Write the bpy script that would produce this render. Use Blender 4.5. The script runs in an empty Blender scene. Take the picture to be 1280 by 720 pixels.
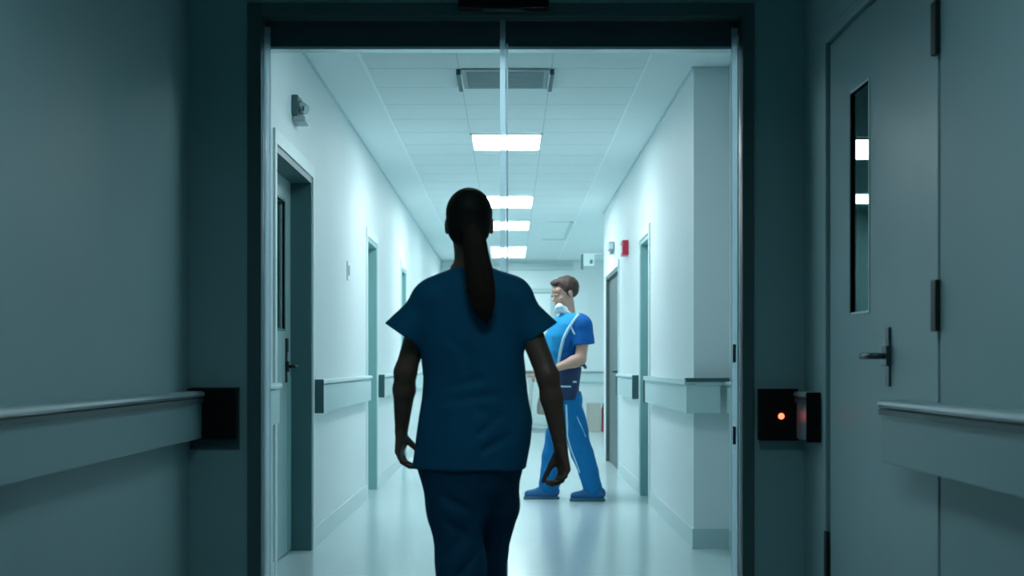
import bpy, bmesh, math, random
import numpy as np
from mathutils import Vector
random.seed(4)
C = bpy.context.scene.collection
sc = bpy.context.scene

# ------------------------------------------------------------ materials
def mat(name, col, rough=0.6, metal=0.0, spec=0.5, bump=0.0, bscale=40, var=0.0, vscale=3, emit=None, estr=0, coat=0, stretch=None):
    m = bpy.data.materials.new(name); m.use_nodes = True
    nt = m.node_tree; b = nt.nodes['Principled BSDF']
    b.inputs['Base Color'].default_value = (*col, 1); b.inputs['Roughness'].default_value = rough
    b.inputs['Metallic'].default_value = metal; b.inputs['Specular IOR Level'].default_value = spec
    b.inputs['Coat Weight'].default_value = coat
    tc = nt.nodes.new('ShaderNodeTexCoord'); mp = nt.nodes.new('ShaderNodeMapping')
    nt.links.new(tc.outputs['Object'], mp.inputs['Vector'])
    if stretch: mp.inputs['Scale'].default_value = stretch
    if var > 0:
        n = nt.nodes.new('ShaderNodeTexNoise'); n.inputs['Scale'].default_value = vscale; n.inputs['Detail'].default_value = 4
        nt.links.new(mp.outputs[0], n.inputs['Vector'])
        r = nt.nodes.new('ShaderNodeMapRange'); r.inputs['To Min'].default_value = 1-var; r.inputs['To Max'].default_value = 1+var
        nt.links.new(n.outputs['Fac'], r.inputs['Value'])
        x = nt.nodes.new('ShaderNodeMix'); x.data_type = 'RGBA'; x.blend_type = 'MULTIPLY'; x.inputs['Factor'].default_value = 1
        x.inputs['A'].default_value = (*col, 1); nt.links.new(r.outputs[0], x.inputs['B'])
        nt.links.new(x.outputs['Result'], b.inputs['Base Color'])
    if bump > 0:
        n2 = nt.nodes.new('ShaderNodeTexNoise'); n2.inputs['Scale'].default_value = bscale; n2.inputs['Detail'].default_value = 3
        nt.links.new(mp.outputs[0], n2.inputs['Vector'])
        bp = nt.nodes.new('ShaderNodeBump'); bp.inputs['Strength'].default_value = bump; bp.inputs['Distance'].default_value = 0.004
        nt.links.new(n2.outputs['Fac'], bp.inputs['Height']); nt.links.new(bp.outputs[0], b.inputs['Normal'])
    if emit:
        b.inputs['Emission Color'].default_value = (*emit, 1); b.inputs['Emission Strength'].default_value = estr
    return m

def glass_mat(name, tint, ior=1.5, rough=0.0):
    m = bpy.data.materials.new(name); m.use_nodes = True; nt = m.node_tree
    for n in list(nt.nodes): nt.nodes.remove(n)
    o = nt.nodes.new('ShaderNodeOutputMaterial'); mx = nt.nodes.new('ShaderNodeMixShader')
    t = nt.nodes.new('ShaderNodeBsdfTransparent'); t.inputs[0].default_value = (*tint, 1)
    g = nt.nodes.new('ShaderNodeBsdfGlossy'); g.inputs['Roughness'].default_value = rough
    lw = nt.nodes.new('ShaderNodeLayerWeight'); lw.inputs['Blend'].default_value = .5
    pw = nt.nodes.new('ShaderNodeMath'); pw.operation = 'POWER'; pw.inputs[1].default_value = 5; nt.links.new(lw.outputs['Facing'], pw.inputs[0])
    f0 = ((ior-1)/(ior+1))**2
    f = nt.nodes.new('ShaderNodeMath'); f.operation = 'MULTIPLY_ADD'; f.inputs[1].default_value = 1-f0; f.inputs[2].default_value = f0
    nt.links.new(pw.outputs[0], f.inputs[0])
    nt.links.new(f.outputs[0], mx.inputs[0]); nt.links.new(t.outputs[0], mx.inputs[1]); nt.links.new(g.outputs[0], mx.inputs[2])
    nt.links.new(mx.outputs[0], o.inputs[0]); return m

def seal_mat(name):
    m = bpy.data.materials.new(name); m.use_nodes = True; nt = m.node_tree
    for n in list(nt.nodes): nt.nodes.remove(n)
    o = nt.nodes.new('ShaderNodeOutputMaterial'); mx = nt.nodes.new('ShaderNodeMixShader'); mx.inputs[0].default_value = .6
    t = nt.nodes.new('ShaderNodeBsdfTransparent'); t.inputs[0].default_value = (.85, .95, .97, 1)
    g = nt.nodes.new('ShaderNodeBsdfTranslucent'); g.inputs[0].default_value = (.85, .95, 1, 1)
    nt.links.new(t.outputs[0], mx.inputs[1]); nt.links.new(g.outputs[0], mx.inputs[2])
    nt.links.new(mx.outputs[0], o.inputs[0]); return m

M = {}
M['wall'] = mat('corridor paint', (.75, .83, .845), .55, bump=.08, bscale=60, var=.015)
M['ceil'] = mat('ceiling tile', (.76, .86, .87), .9, bump=.15, bscale=200, var=.02, vscale=8)
M['plaster'] = mat('plasterboard', (.78, .88, .89), .9)
M['grid'] = mat('ceiling grid', (.50, .66, .68), .5)
M['gridedge'] = mat('grid edge', (.85, .95, .96), .5)
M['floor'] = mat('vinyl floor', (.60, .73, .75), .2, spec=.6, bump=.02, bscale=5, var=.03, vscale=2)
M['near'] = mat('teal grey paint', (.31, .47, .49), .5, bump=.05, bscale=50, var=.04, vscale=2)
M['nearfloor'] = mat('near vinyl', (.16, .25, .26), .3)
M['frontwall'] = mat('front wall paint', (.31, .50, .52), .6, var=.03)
M['frame'] = mat('dark frame', (.07, .14, .15), .4, var=.03)
M['darkhead'] = mat('dark header', (.038, .085, .10), .5)
M['alu'] = mat('brushed aluminium', (.55, .68, .70), .35, metal=.7)
M['basel'] = mat('pale baseboard', (.64, .75, .76), .45)
M['base'] = mat('baseboard', (.50, .64, .65), .45)
M['reveal'] = mat('teal door frame', (.055, .145, .155), .45, var=.03)
M['reveal2'] = mat('pale teal door frame', (.26, .50, .50), .45, var=.03)
M['leaf'] = mat('corridor door leaf', (.34, .50, .51), .4, var=.03)
M['leafdark'] = mat('dark door leaf', (.07, .115, .12), .5)
M['trim'] = mat('white architrave', (.78, .90, .90), .5)
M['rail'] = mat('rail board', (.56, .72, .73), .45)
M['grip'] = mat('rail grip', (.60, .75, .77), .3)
M['cap'] = mat('rail end cap', (.04, .11, .12), .5)
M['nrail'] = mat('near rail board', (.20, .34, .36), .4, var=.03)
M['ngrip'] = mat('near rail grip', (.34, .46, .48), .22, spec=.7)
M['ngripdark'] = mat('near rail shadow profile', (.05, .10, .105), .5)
M['black'] = mat('black plastic', (.003, .004, .005), .45, spec=.25)
M['blackm'] = mat('black hinge', (.012, .022, .024), .5, metal=.3)
M['steel'] = mat('satin steel', (.09, .13, .14), .32, metal=.8)
M['neardoor'] = mat('grey door leaf', (.33, .49, .52), .42, var=.04, vscale=1.2, stretch=(6, 6, .5))
M['seam'] = mat('door seam', (.02, .05, .055), .8)
M['glass'] = glass_mat('clear door glass', (.95, .99, 1.0), 1.12)
M['wglass'] = glass_mat('window glass', (.72, .88, .88), 1.5)
M['seal'] = seal_mat('clear seal'); M['sealw'] = seal_mat('frosted glass edge'); M['sealw'].node_tree.nodes['Mix Shader'].inputs[0].default_value = .9
M['red'] = mat('red plastic', (.62, .02, .06), .4)
M['led'] = mat('red led', (.9, .03, .02), .4, emit=(1, .06, .03), estr=6)
M['dkglass'] = mat('dark room', (.03, .06, .065), .8)
M['vent'] = mat('vent grey', (.26, .37, .39), .5)
M['ventfin'] = mat('vent fin', (.36, .48, .50), .5)
M['panel'] = mat('light diffuser', (.9, .95, 1), .4, emit=(.92, .98, 1.0), estr=21.0)
M['panel2'] = mat('added light diffuser', (.9, .95, 1), .4, emit=(.80, .96, 1.0), estr=10.0)
M['panel4'] = mat('far light diffuser', (.9, .95, 1), .4, emit=(.86, .98, 1.0), estr=9.0)
M['panel5'] = mat('added room light diffuser', (.9, .95, 1), .4, emit=(.86, .98, 1.0), estr=7.0)
M['hpanel'] = mat('near fill diffuser', (.9, .95, 1), .4, emit=(.64, .92, 1.0), estr=8.0)
M['white'] = mat('white plastic', (.75, .85, .86), .4)
M['grey'] = mat('grey plastic', (.40, .50, .51), .4)
M['beige'] = mat('beige board', (.48, .47, .42), .7)
M['scrub'] = mat('blue scrubs', (.003, .110, .215), .75, spec=.2, bump=.25, bscale=18, var=.08, vscale=5)
M['scrub2'] = mat('blue scrub trousers', (.002, .068, .145), .75, spec=.2, bump=.25, bscale=16, var=.10, vscale=6)
M['skinw'] = mat('brown skin', (.15, .080, .058), .5, var=.05)
M['hairw'] = mat('black brown hair', (.006, .005, .004), .6, spec=.25, bump=.5, bscale=60, stretch=(6, 6, .6))
M['pony'] = mat('dark brown ponytail', (.018, .009, .004), .6, spec=.25, bump=.7, bscale=45, stretch=(8, 8, .5), var=.4, vscale=20)
M['skinm'] = mat('light skin', (.58, .34, .26), .5, var=.04)
M['hairm'] = mat('brown hair', (.055, .030, .022), .6, bump=.5, bscale=80)
M['mdark'] = mat('royal blue cloth', (.005, .12, .42), .7, spec=.2, bump=.2, bscale=14, var=.06)
M['mlight'] = mat('light blue cloth', (.02, .30, .62), .7, spec=.2, bump=.2, bscale=14, var=.06)
M['mpants'] = mat('blue trousers cloth', (.005, .18, .45), .7, spec=.2, bump=.25, bscale=12, var=.08)
M['pipe'] = mat('pale piping', (.45, .75, .88), .6)
M['navy'] = mat('navy cloth', (.006, .025, .10), .6)
M['shoe'] = mat('blue shoe', (.01, .13, .33), .5)
M['sole'] = mat('shoe sole', (.05, .16, .22), .6)
M['maskc'] = mat('white mask', (.80, .88, .92), .8)
M['eyew'] = mat('eye white', (.32, .30, .29), .3)
M['iris'] = mat('iris', (.03, .015, .01), .2)
M['darkshoe'] = mat('white clog', (.6, .65, .66), .5)
M['brown'] = mat('brown rail', (.22, .16, .13), .5)
M['linen'] = mat('white linen', (.75, .80, .78), .9)
M['sand'] = mat('taupe bag', (.30, .27, .24), .8)
M['chrome'] = mat('chrome', (.7, .75, .78), .2, metal=.9)

# ------------------------------------------------------------ builders
def wloc(p):
    v = Vector((0, 0, 0))
    while p: v += p.location; p = p.parent
    return v
def link(name, me, m, parent=None):
    ms = m if isinstance(m, (list, tuple)) else [m]
    for x in ms: me.materials.append(M[x])
    o = bpy.data.objects.new(name, me); C.objects.link(o)
    if parent:
        o.parent = parent; w = wloc(parent)
        co = np.empty(len(me.vertices)*3); me.vertices.foreach_get('co', co)
        co = co.reshape(-1, 3) - np.array(w); me.vertices.foreach_set('co', co.ravel()); me.update()
    return o
def tag(o, label, cat, group=None):
    o['label'] = label; o['category'] = cat
    if group: o['group'] = group
    return o
def thing(name, label, cat, loc, group=None):
    o = bpy.data.objects.new(name, None); C.objects.link(o); o.location = loc; o.empty_display_size = .1
    return tag(o, label, cat, group)
def struct(o): o['kind'] = 'structure'; return o
def bm_box(bm, x0, x1, y0, y1, z0, z1, bev=0):
    r = bmesh.ops.create_cube(bm, size=1)
    for v in r['verts']:
        v.co = Vector(((x0+x1)/2+v.co.x*(x1-x0), (y0+y1)/2+v.co.y*(y1-y0), (z0+z1)/2+v.co.z*(z1-z0)))
    if bev:
        es = list({e for v in r['verts'] for e in v.link_edges})
        bmesh.ops.bevel(bm, geom=es, offset=bev, segments=2, affect='EDGES', profile=.6)
def boxes(name, bl, m, parent=None, bev=0):
    bm = bmesh.new()
    for b in bl: bm_box(bm, *b, bev=bev)
    me = bpy.data.meshes.new(name); bm.to_mesh(me); bm.free()
    return link(name, me, m, parent)
def tube(name, pts, r, m, parent=None, n=12, radii=None, flat=None):
    """swept tube with round section through points"""
    pts = [Vector(p) for p in pts]; vs = []; fs = []
    up = None
    for i, p in enumerate(pts):
        t = (pts[min(i+1, len(pts)-1)]-pts[max(i-1, 0)]).normalized()
        if up is None:
            a = Vector((0, 0, 1)) if abs(t.z) < .9 else Vector((1, 0, 0))
            u = t.cross(a).normalized()
        else: u = (up - t*up.dot(t)).normalized()
        up = u; w = t.cross(u); rr = radii[i] if radii else r
        for k in range(n):
            an = 2*math.pi*k/n
            vs.append(p+u*math.cos(an)*rr+w*math.sin(an)*rr)
    for i in range(len(pts)-1):
        for k in range(n):
            a = i*n+k; b = i*n+(k+1) % n
            fs.append((a, b, b+n, a+n))
    fs.append(tuple(range(n))[::-1]); fs.append(tuple(range((len(pts)-1)*n, len(pts)*n)))
    me = bpy.data.meshes.new(name); me.from_pydata(vs, [], fs); me.update()
    for p in me.polygons: p.use_smooth = len(p.vertices) == 4
    return link(name, me, m, parent)
def copy_tree(o, parent=None):
    c = o.copy(); C.objects.link(c)
    if parent: c.parent = parent
    for ch in list(o.children): copy_tree(ch, c)
    return c

# ------------------------------------------------------------ distance-field sculpting
class Field:
    def __init__(s, lo, hi, h):
        s.h = h; s.lo = np.array(lo, float)
        s.n = [int((b-a)/h)+1 for a, b in zip(lo, hi)]
        s.F = np.full(s.n, .5, np.float32)
        s.ax = [s.lo[i]+h*np.arange(s.n[i]) for i in range(3)]
    def reg(s, lo, hi):
        sl = []
        for i in range(3):
            a = max(0, int((lo[i]-s.lo[i])/s.h)); b = min(s.n[i], int((hi[i]-s.lo[i])/s.h)+2)
            sl.append(slice(a, max(a, b)))
        g = np.meshgrid(*[s.ax[i][sl[i]] for i in range(3)], indexing='ij', sparse=True)
        return tuple(sl), g
    def mix(s, sl, d, k):
        o = s.F[sl]
        if k > 0:
            hh = np.clip(.5+.5*(o-d)/k, 0, 1); s.F[sl] = o*(1-hh)+d*hh-k*hh*(1-hh)
        else: s.F[sl] = np.minimum(o, d)
    def clip(s, d, g, clips):
        for pt, nn in clips or []:
            nn = np.array(nn, float); nn /= np.linalg.norm(nn)
            d = np.maximum(d, (g[0]-pt[0])*nn[0]+(g[1]-pt[1])*nn[1]+(g[2]-pt[2])*nn[2])
        return d
    def cone(s, a, b, ra, rb, k=.01, sq=None, clips=None):
        a = np.array(a, float); b = np.array(b, float); q = sq[1] if sq else 1
        pad = max(ra, rb)*max(1, q)+k+4*s.h
        sl, g = s.reg(np.minimum(a, b)-pad, np.maximum(a, b)+pad)
        ab = b-a; L = max(ab@ab, 1e-9)
        px, py, pz = g[0]-a[0], g[1]-a[1], g[2]-a[2]
        t = np.clip((px*ab[0]+py*ab[1]+pz*ab[2])/L, 0, 1)
        ox, oy, oz = px-t*ab[0], py-t*ab[1], pz-t*ab[2]
        if sq:
            nn = np.array(sq[0], float); nn /= np.linalg.norm(nn)
            dt = (ox*nn[0]+oy*nn[1]+oz*nn[2])*(1/q-1)
            ox, oy, oz = ox+nn[0]*dt, oy+nn[1]*dt, oz+nn[2]*dt
        d = np.sqrt(ox*ox+oy*oy+oz*oz)-(ra+(rb-ra)*t)
        s.mix(sl, s.clip(d, g, clips), k)
    def ell(s, c, r, k=.01, R=None, clips=None, sub=False):
        c = np.array(c, float); r = np.array(r, float); pad = r.max()+k+4*s.h
        sl, g = s.reg(c-pad, c+pad)
        p = [g[i]-c[i] for i in range(3)]
        if R is not None: p = [R[i][0]*p[0]+R[i][1]*p[1]+R[i][2]*p[2] for i in range(3)]
        k0 = np.sqrt((p[0]/r[0])**2+(p[1]/r[1])**2+(p[2]/r[2])**2)
        k1 = np.sqrt((p[0]/r[0]**2)**2+(p[1]/r[1]**2)**2+(p[2]/r[2]**2)**2)+1e-6
        d = k0*(k0-1)/k1
        d = s.clip(d, g, clips)
        if sub: s.F[sl] = np.maximum(s.F[sl], -d)
        else: s.mix(sl, d, k)
    def stack(s, rows, k=.02, e=2.0):
        rows = sorted(rows); A = np.array([r[:5] for r in rows], float)
        z0, z1 = A[0, 0], A[-1, 0]; pad = k+4*s.h
        lo = [(A[:, 1]-A[:, 3]).min()-pad, (A[:, 2]-A[:, 4]).min()-pad, z0-pad]
        hi = [(A[:, 1]+A[:, 3]).max()+pad, (A[:, 2]+A[:, 4]).max()+pad, z1+pad]
        sl, g = s.reg(lo, hi); z = g[2].ravel()
        # smooth interpolation of the section table
        zz = np.linspace(z0, z1, 200); cols = []
        for i in range(1, 5):
            v = np.interp(zz, A[:, 0], A[:, i]); ker = np.hanning(15); ker /= ker.sum()
            v = np.convolve(np.pad(v, 7, 'edge'), ker, 'valid'); cols.append(np.interp(z, zz, v).reshape(1, 1, -1))
        cx, cy, rx, ry = cols
        rho = (np.abs((g[0]-cx)/rx)**e+np.abs((g[1]-cy)/ry)**e)**(1/e)
        d = (rho-1)*np.minimum(rx, ry)
        d = np.maximum(d, np.maximum(g[2]-z1, z0-g[2]))
        s.mix(sl, d, k)
    def crease(s, a, b, depth, w):
        a = np.array(a, float); b = np.array(b, float); pad = 3*w
        sl, g = s.reg(np.minimum(a, b)-pad, np.maximum(a, b)+pad)
        ab = b-a; L = max(ab@ab, 1e-9)
        px, py, pz = g[0]-a[0], g[1]-a[1], g[2]-a[2]
        t = np.clip((px*ab[0]+py*ab[1]+pz*ab[2])/L, 0, 1)
        d2 = (px-t*ab[0])**2+(py-t*ab[1])**2+(pz-t*ab[2])**2
        s.F[sl] += (depth*np.exp(-d2/(w*w))).astype(np.float32)
    def wrinkle(s, amp, fx, fz, seed=0):
        X, Y, Z = np.meshgrid(*s.ax, indexing='ij', sparse=True)
        w = np.sin(fx*X+1.7*np.sin(fz*.6*Z+seed)+seed)*np.sin(fz*Z+1.3*np.sin(fx*.7*X+2*seed)+.8*fx*Y)
        w = w+.6*np.sin(1.9*fx*X-1.1*fz*Z+3*seed+2*np.sin(fx*Y))
        s.F += (amp*w).astype(np.float32)
    def surf_y(s, x, z):
        i = int(round((x-s.lo[0])/s.h)); k = int(round((z-s.lo[2])/s.h))
        i = min(max(i, 0), s.n[0]-1); k = min(max(k, 0), s.n[2]-1)
        c = np.nonzero(s.F[i, :, k] < 0)[0]
        return s.lo[1]+s.h*(c[0] if len(c) else s.n[1]//2)
    def mesh(s, name, m, parent=None, smooth=2, pick=None):
        F = s.F.copy()
        for ax in range(3):
            ix = [slice(None)]*3; ix[ax] = 0; F[tuple(ix)] = .5; ix[ax] = -1; F[tuple(ix)] = .5
        I = F < 0; nx, ny, nz = F.shape
        cnt = np.zeros((nx-1, ny-1, nz-1), np.int8)
        for a in (0, 1):
            for b in (0, 1):
                for c in (0, 1): cnt += I[a:nx-1+a, b:ny-1+b, c:nz-1+c]
        act = np.argwhere((cnt > 0) & (cnt < 8)); del cnt
        idx = -np.ones((nx-1, ny-1, nz-1), np.int32); idx[act[:, 0], act[:, 1], act[:, 2]] = np.arange(len(act))
        P = np.zeros((len(act), 3)); N = np.zeros(len(act))
        for ax in range(3):
            o1, o2 = [i for i in range(3) if i != ax]
            for u in (0, 1):
                for v in (0, 1):
                    p = act.copy(); p[:, o1] += u; p[:, o2] += v; q = p.copy(); q[:, ax] += 1
                    f0 = F[p[:, 0], p[:, 1], p[:, 2]]; f1 = F[q[:, 0], q[:, 1], q[:, 2]]
                    mm = (f0 < 0) != (f1 < 0); t = np.where(mm, f0/np.where(mm, f0-f1, 1), 0)
                    pos = p.astype(float); pos[:, ax] += t
                    P[mm] += pos[mm]; N[mm] += 1
        V = s.lo+s.h*P/N[:, None]
        quads = []
        for ax in range(3):
            o1, o2 = (ax+1) % 3, (ax+2) % 3
            sa = [slice(None)]*3; sb = [slice(None)]*3; sa[ax] = slice(0, -1); sb[ax] = slice(1, None)
            A, B = I[tuple(sa)], I[tuple(sb)]
            for pos, flip in (((A & ~B), False), ((~A & B), True)):
                e = np.argwhere(pos)
                c = []
                for u, v in ((-1, -1), (0, -1), (0, 0), (-1, 0)):
                    t = e.copy(); t[:, o1] += u; t[:, o2] += v; c.append(idx[t[:, 0], t[:, 1], t[:, 2]])
                qd = np.stack(c, 1); quads.append(qd[:, ::-1] if flip else qd)
        Q = np.concatenate(quads)
        E = np.concatenate([Q[:, [0, 1]], Q[:, [1, 2]], Q[:, [2, 3]], Q[:, [3, 0]]])
        for it in range(smooth):
            S = np.zeros_like(V); K = np.zeros(len(V))
            for i in range(3):
                S[:, i] = np.bincount(E[:, 0], V[E[:, 1], i], len(V))+np.bincount(E[:, 1], V[E[:, 0], i], len(V))
            K = np.bincount(E[:, 0], minlength=len(V))+np.bincount(E[:, 1], minlength=len(V))
            V = V*.45+.55*S/np.maximum(K, 1)[:, None]
        me = bpy.data.meshes.new(name)
        me.vertices.add(len(V)); me.vertices.foreach_set('co', V.ravel().astype(np.float32))
        me.loops.add(Q.size); me.loops.foreach_set('vertex_index', Q.ravel().astype(np.int32))
        me.polygons.add(len(Q)); me.polygons.foreach_set('loop_start', (np.arange(len(Q))*4).astype(np.int32))
        me.polygons.foreach_set('use_smooth', np.ones(len(Q), bool))
        if pick is not None:
            me.polygons.foreach_set('material_index', pick(V[Q].mean(1)).astype(np.int32))
        me.update(calc_edges=True); me.validate()
        return link(name, me, m, parent)

def unit(v): v = np.array(v, float); return v/np.linalg.norm(v)
def head(S, c, R, sc_=1.0):
    """R rows: right, forward, up"""
    c = np.array(c, float); R = np.array(R, float)
    def W(p): return c+sc_*(R.T@np.array(p, float))
    def E(p, r, k=.01, sub=False): S.ell(W(p), np.array(r)*sc_, k, R, sub=sub)
    E((0, -.012, .030), (.074, .094, .086)); E((0, .028, -.040), (.056, .058, .072), .03)
    E((0, .062, -.090), (.024, .020, .018), .025); E((0, .070, .032), (.052, .020, .022), .025)
    for sx in (-1, 1):
        E((sx*.030, .093, .000), (.017, .013, .011), sub=True)
        E((sx*.040, .066, -.028), (.020, .018, .016), .018)
        E((sx*.077, -.006, -.008), (.009, .018, .031), .006)
        S.cone(W((sx*.010, .092, -.036)), W((sx*.011, .094, -.038)), .007*sc_, .006*sc_, .006)
        E((sx*.031, .082, -.001), (.013, .011, .010), .003)
    S.cone(W((0, .086, .004)), W((0, .106, -.034)), .007*sc_, .011*sc_, .010)
    E((0, .083, -.060), (.021, .010, .0055), .004); E((0, .082, -.072), (.018, .010, .006), .004)
def eyes(c, R, parent, sc_=1.0):
    c = np.array(c, float); R = np.array(R, float)
    for sx in (-1, 1):
        p = c+sc_*(R.T@np.array((sx*.031, .0845, -.001)))
        bm = bmesh.new(); bmesh.ops.create_uvsphere(bm, u_segments=16, v_segments=12, radius=.0118*sc_)
        for v in bm.verts: v.co = v.co+Vector(p)
        f = Vector(R[1])
        for fc in bm.faces:
            fc.smooth = True
            if (fc.calc_center_median()-Vector(p)).normalized().dot(f) > .86: fc.material_index = 1
        me = bpy.data.meshes.new('eye'); bm.to_mesh(me); bm.free(); link('eye', me, ['eyew', 'iris'], parent)
def hand(S, w, d, n, t, curl, sc_=1.0, thumb=(.55, .75, .35)):
    """w wrist, d finger direction, n palm normal, t thumb side"""
    w = np.array(w, float); d = unit(d); n = np.array(n, float); n = unit(n-d*(n@d)); t = np.array(t, float); t = unit(t-d*(t@d)-n*(t@n))
    ks = []
    for i, (o, L) in enumerate(((.030, .084), (.010, .088), (-.010, .084), (-.028, .076))):
        kn = w+sc_*(d*L+t*o); ks.append(kn)
        S.cone(w+sc_*(d*.006+t*o*.45), kn, .0155*sc_, .0115*sc_, .012)
    S.cone(w+sc_*(d*.02+t*.022), w+sc_*(d*.055+t*.030+n*.006), .014*sc_, .011*sc_, .012)
    for i, (kn, L) in enumerate(zip(ks, (.070, .078, .073, .058))):
        a = 0; p = kn; sp = (1.5-i)*.06
        for j, (fr, r) in enumerate(((.44, .0092), (.31, .0083), (.25, .0074))):
            a += curl[i]*(.75, 1.0, .7)[j]
            dr = unit(math.cos(a)*d+math.sin(a)*n+t*sp)
            q = p+dr*L*fr*sc_; S.cone(p, q, r*sc_, (r-.0009)*sc_, .003); p = q
    p = w+sc_*(d*.022+t*.024+n*.004); dr = unit(d*thumb[0]+t*thumb[1]+n*thumb[2])
    for L, r in ((.044, .013), (.034, .0100), (.028, .0086)):
        q = p+dr*L*sc_; S.cone(p, q, r*sc_, (r-.0015)*sc_, .008); p = q; dr = unit(dr+d*.22+n*.16)

# ============================================================ SETTING
H = 2.80
XL, XR, XW = -1.15, 1.065, 1.27          # corridor walls, wide bay at right
NL, NR = -1.40, 1.283                    # near lobby walls
PY0, PY1 = 5.94, 6.09                    # partition with the sliding doors
END = 22.5

struct(boxes('floor', [(-2.2, 3.6, PY0-.05, END+.3, -.1, 0)], 'floor'))
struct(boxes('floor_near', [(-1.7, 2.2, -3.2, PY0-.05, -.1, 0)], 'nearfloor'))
# ceiling: plasterboard margins and a tiled field with a metal grid
gx = [-.84, -.30, .24, .78]
ce = struct(boxes('ceiling', [(-2.2, gx[0], PY1, END+.3, H, H+.1), (gx[3], 3.6, PY1, END+.3, H, H+.1)], 'plaster'))
struct(boxes('ceiling_tiles', [(gx[0], gx[3], PY1, END+.3, H, H+.1)], 'ceil'))
g = []
for x in gx[1:3]: g.append((x-.0035, x+.0035, PY1, END, H-.0006, H+.006))
y = 9.58-.548*6
while y < END:
    g.append((gx[0], gx[3], y-.005, y+.005, H-.0007, H+.006)); y += .548
struct(boxes('trim_1', g, 'grid'))
struct(boxes('trim_2', [(gx[0]-.01, gx[0]+.006, PY1, END, H-.004, H+.006), (gx[3]-.006, gx[3]+.01, PY1, END, H-.004, H+.006)], 'gridedge'))
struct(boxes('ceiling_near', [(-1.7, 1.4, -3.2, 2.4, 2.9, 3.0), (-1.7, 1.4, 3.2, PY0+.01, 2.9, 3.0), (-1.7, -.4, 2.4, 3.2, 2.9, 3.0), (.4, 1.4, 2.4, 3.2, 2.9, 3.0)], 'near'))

def wall_with_doors(name, x0, x1, ya, yb, doors, m='wall', top=H):
    bl = []; y = ya
    for (a, b, t) in doors:
        bl.append((x0, x1, y, a, 0, top)); bl.append((x0, x1, a, b, t, top)); y = b
    bl.append((x0, x1, y, yb, 0, top))
    return struct(boxes(name, bl, m))
LD = [(6.64, 7.86, 2.15), (10.88, 11.68, 2.10), (14.25, 14.95, 2.10)]
RD = [(10.40, 11.12, 2.08), (13.35, 15.10, 2.04)]
wall_with_doors('wall_left', XL-.25, XL, PY1, END, LD)
wall_with_doors('wall_right', XR, XR+.22, 7.9, 15.5, RD)
struct(boxes('wall_right_bay', [(XW, XW+.1, PY1, 7.9, 0, H)], 'wall'))
struct(boxes('wall_return', [(XR+.22, 1.40, 7.9, 8.0, 0, H)], 'wall'))
struct(boxes('wall_end', [(-2.2, 3.6, END, END+.2, 0, H)], 'wall'))
struct(boxes('wall_side_hall', [(3.3, 3.4, 15.4, END, 0, H), (XR+.22, 3.4, 15.3, 15.4, 0, H)], 'wall'))
# darker strip painted as the soft shadow line where wall meets ceiling
struct(boxes('trim_shadow_left', [(XL, XL+.012, PY1, END, H-.012, H)], 'grid'))
struct(boxes('trim_shadow_right', [(XR-.012, XR, 7.888, 15.5, H-.012, H), (XR, XW, 7.888, 7.9, H-.012, H)], 'grid'))

# baseboards
bl = []; y = PY1
for a, b, _ in LD: bl.append((XL, XL+.008, y, a, 0, .115)); y = b
bl.append((XL, XL+.008, y, END, 0, .115))
struct(boxes('baseboard_left', bl, 'basel'))
struct(boxes('baseboard_return', [(XR-.008, XW, 7.892, 7.9, 0, .118), (XW-.008, XW, PY1, 7.892, 0, .118)], 'base'))
bl = []; y = 7.9
for a, b, _ in RD: bl.append((XR-.008, XR, y, a, 0, .115)); y = b
bl.append((XR-.008, XR, y, 15.5, 0, .115))
struct(boxes('baseboard_right', bl, 'basel'))
struct(boxes('baseboard_end', [(.75, 3.2, END-.01, END, 0, .1), (XL, -1.1, END-.01, END, 0, .1)], 'base'))

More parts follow.
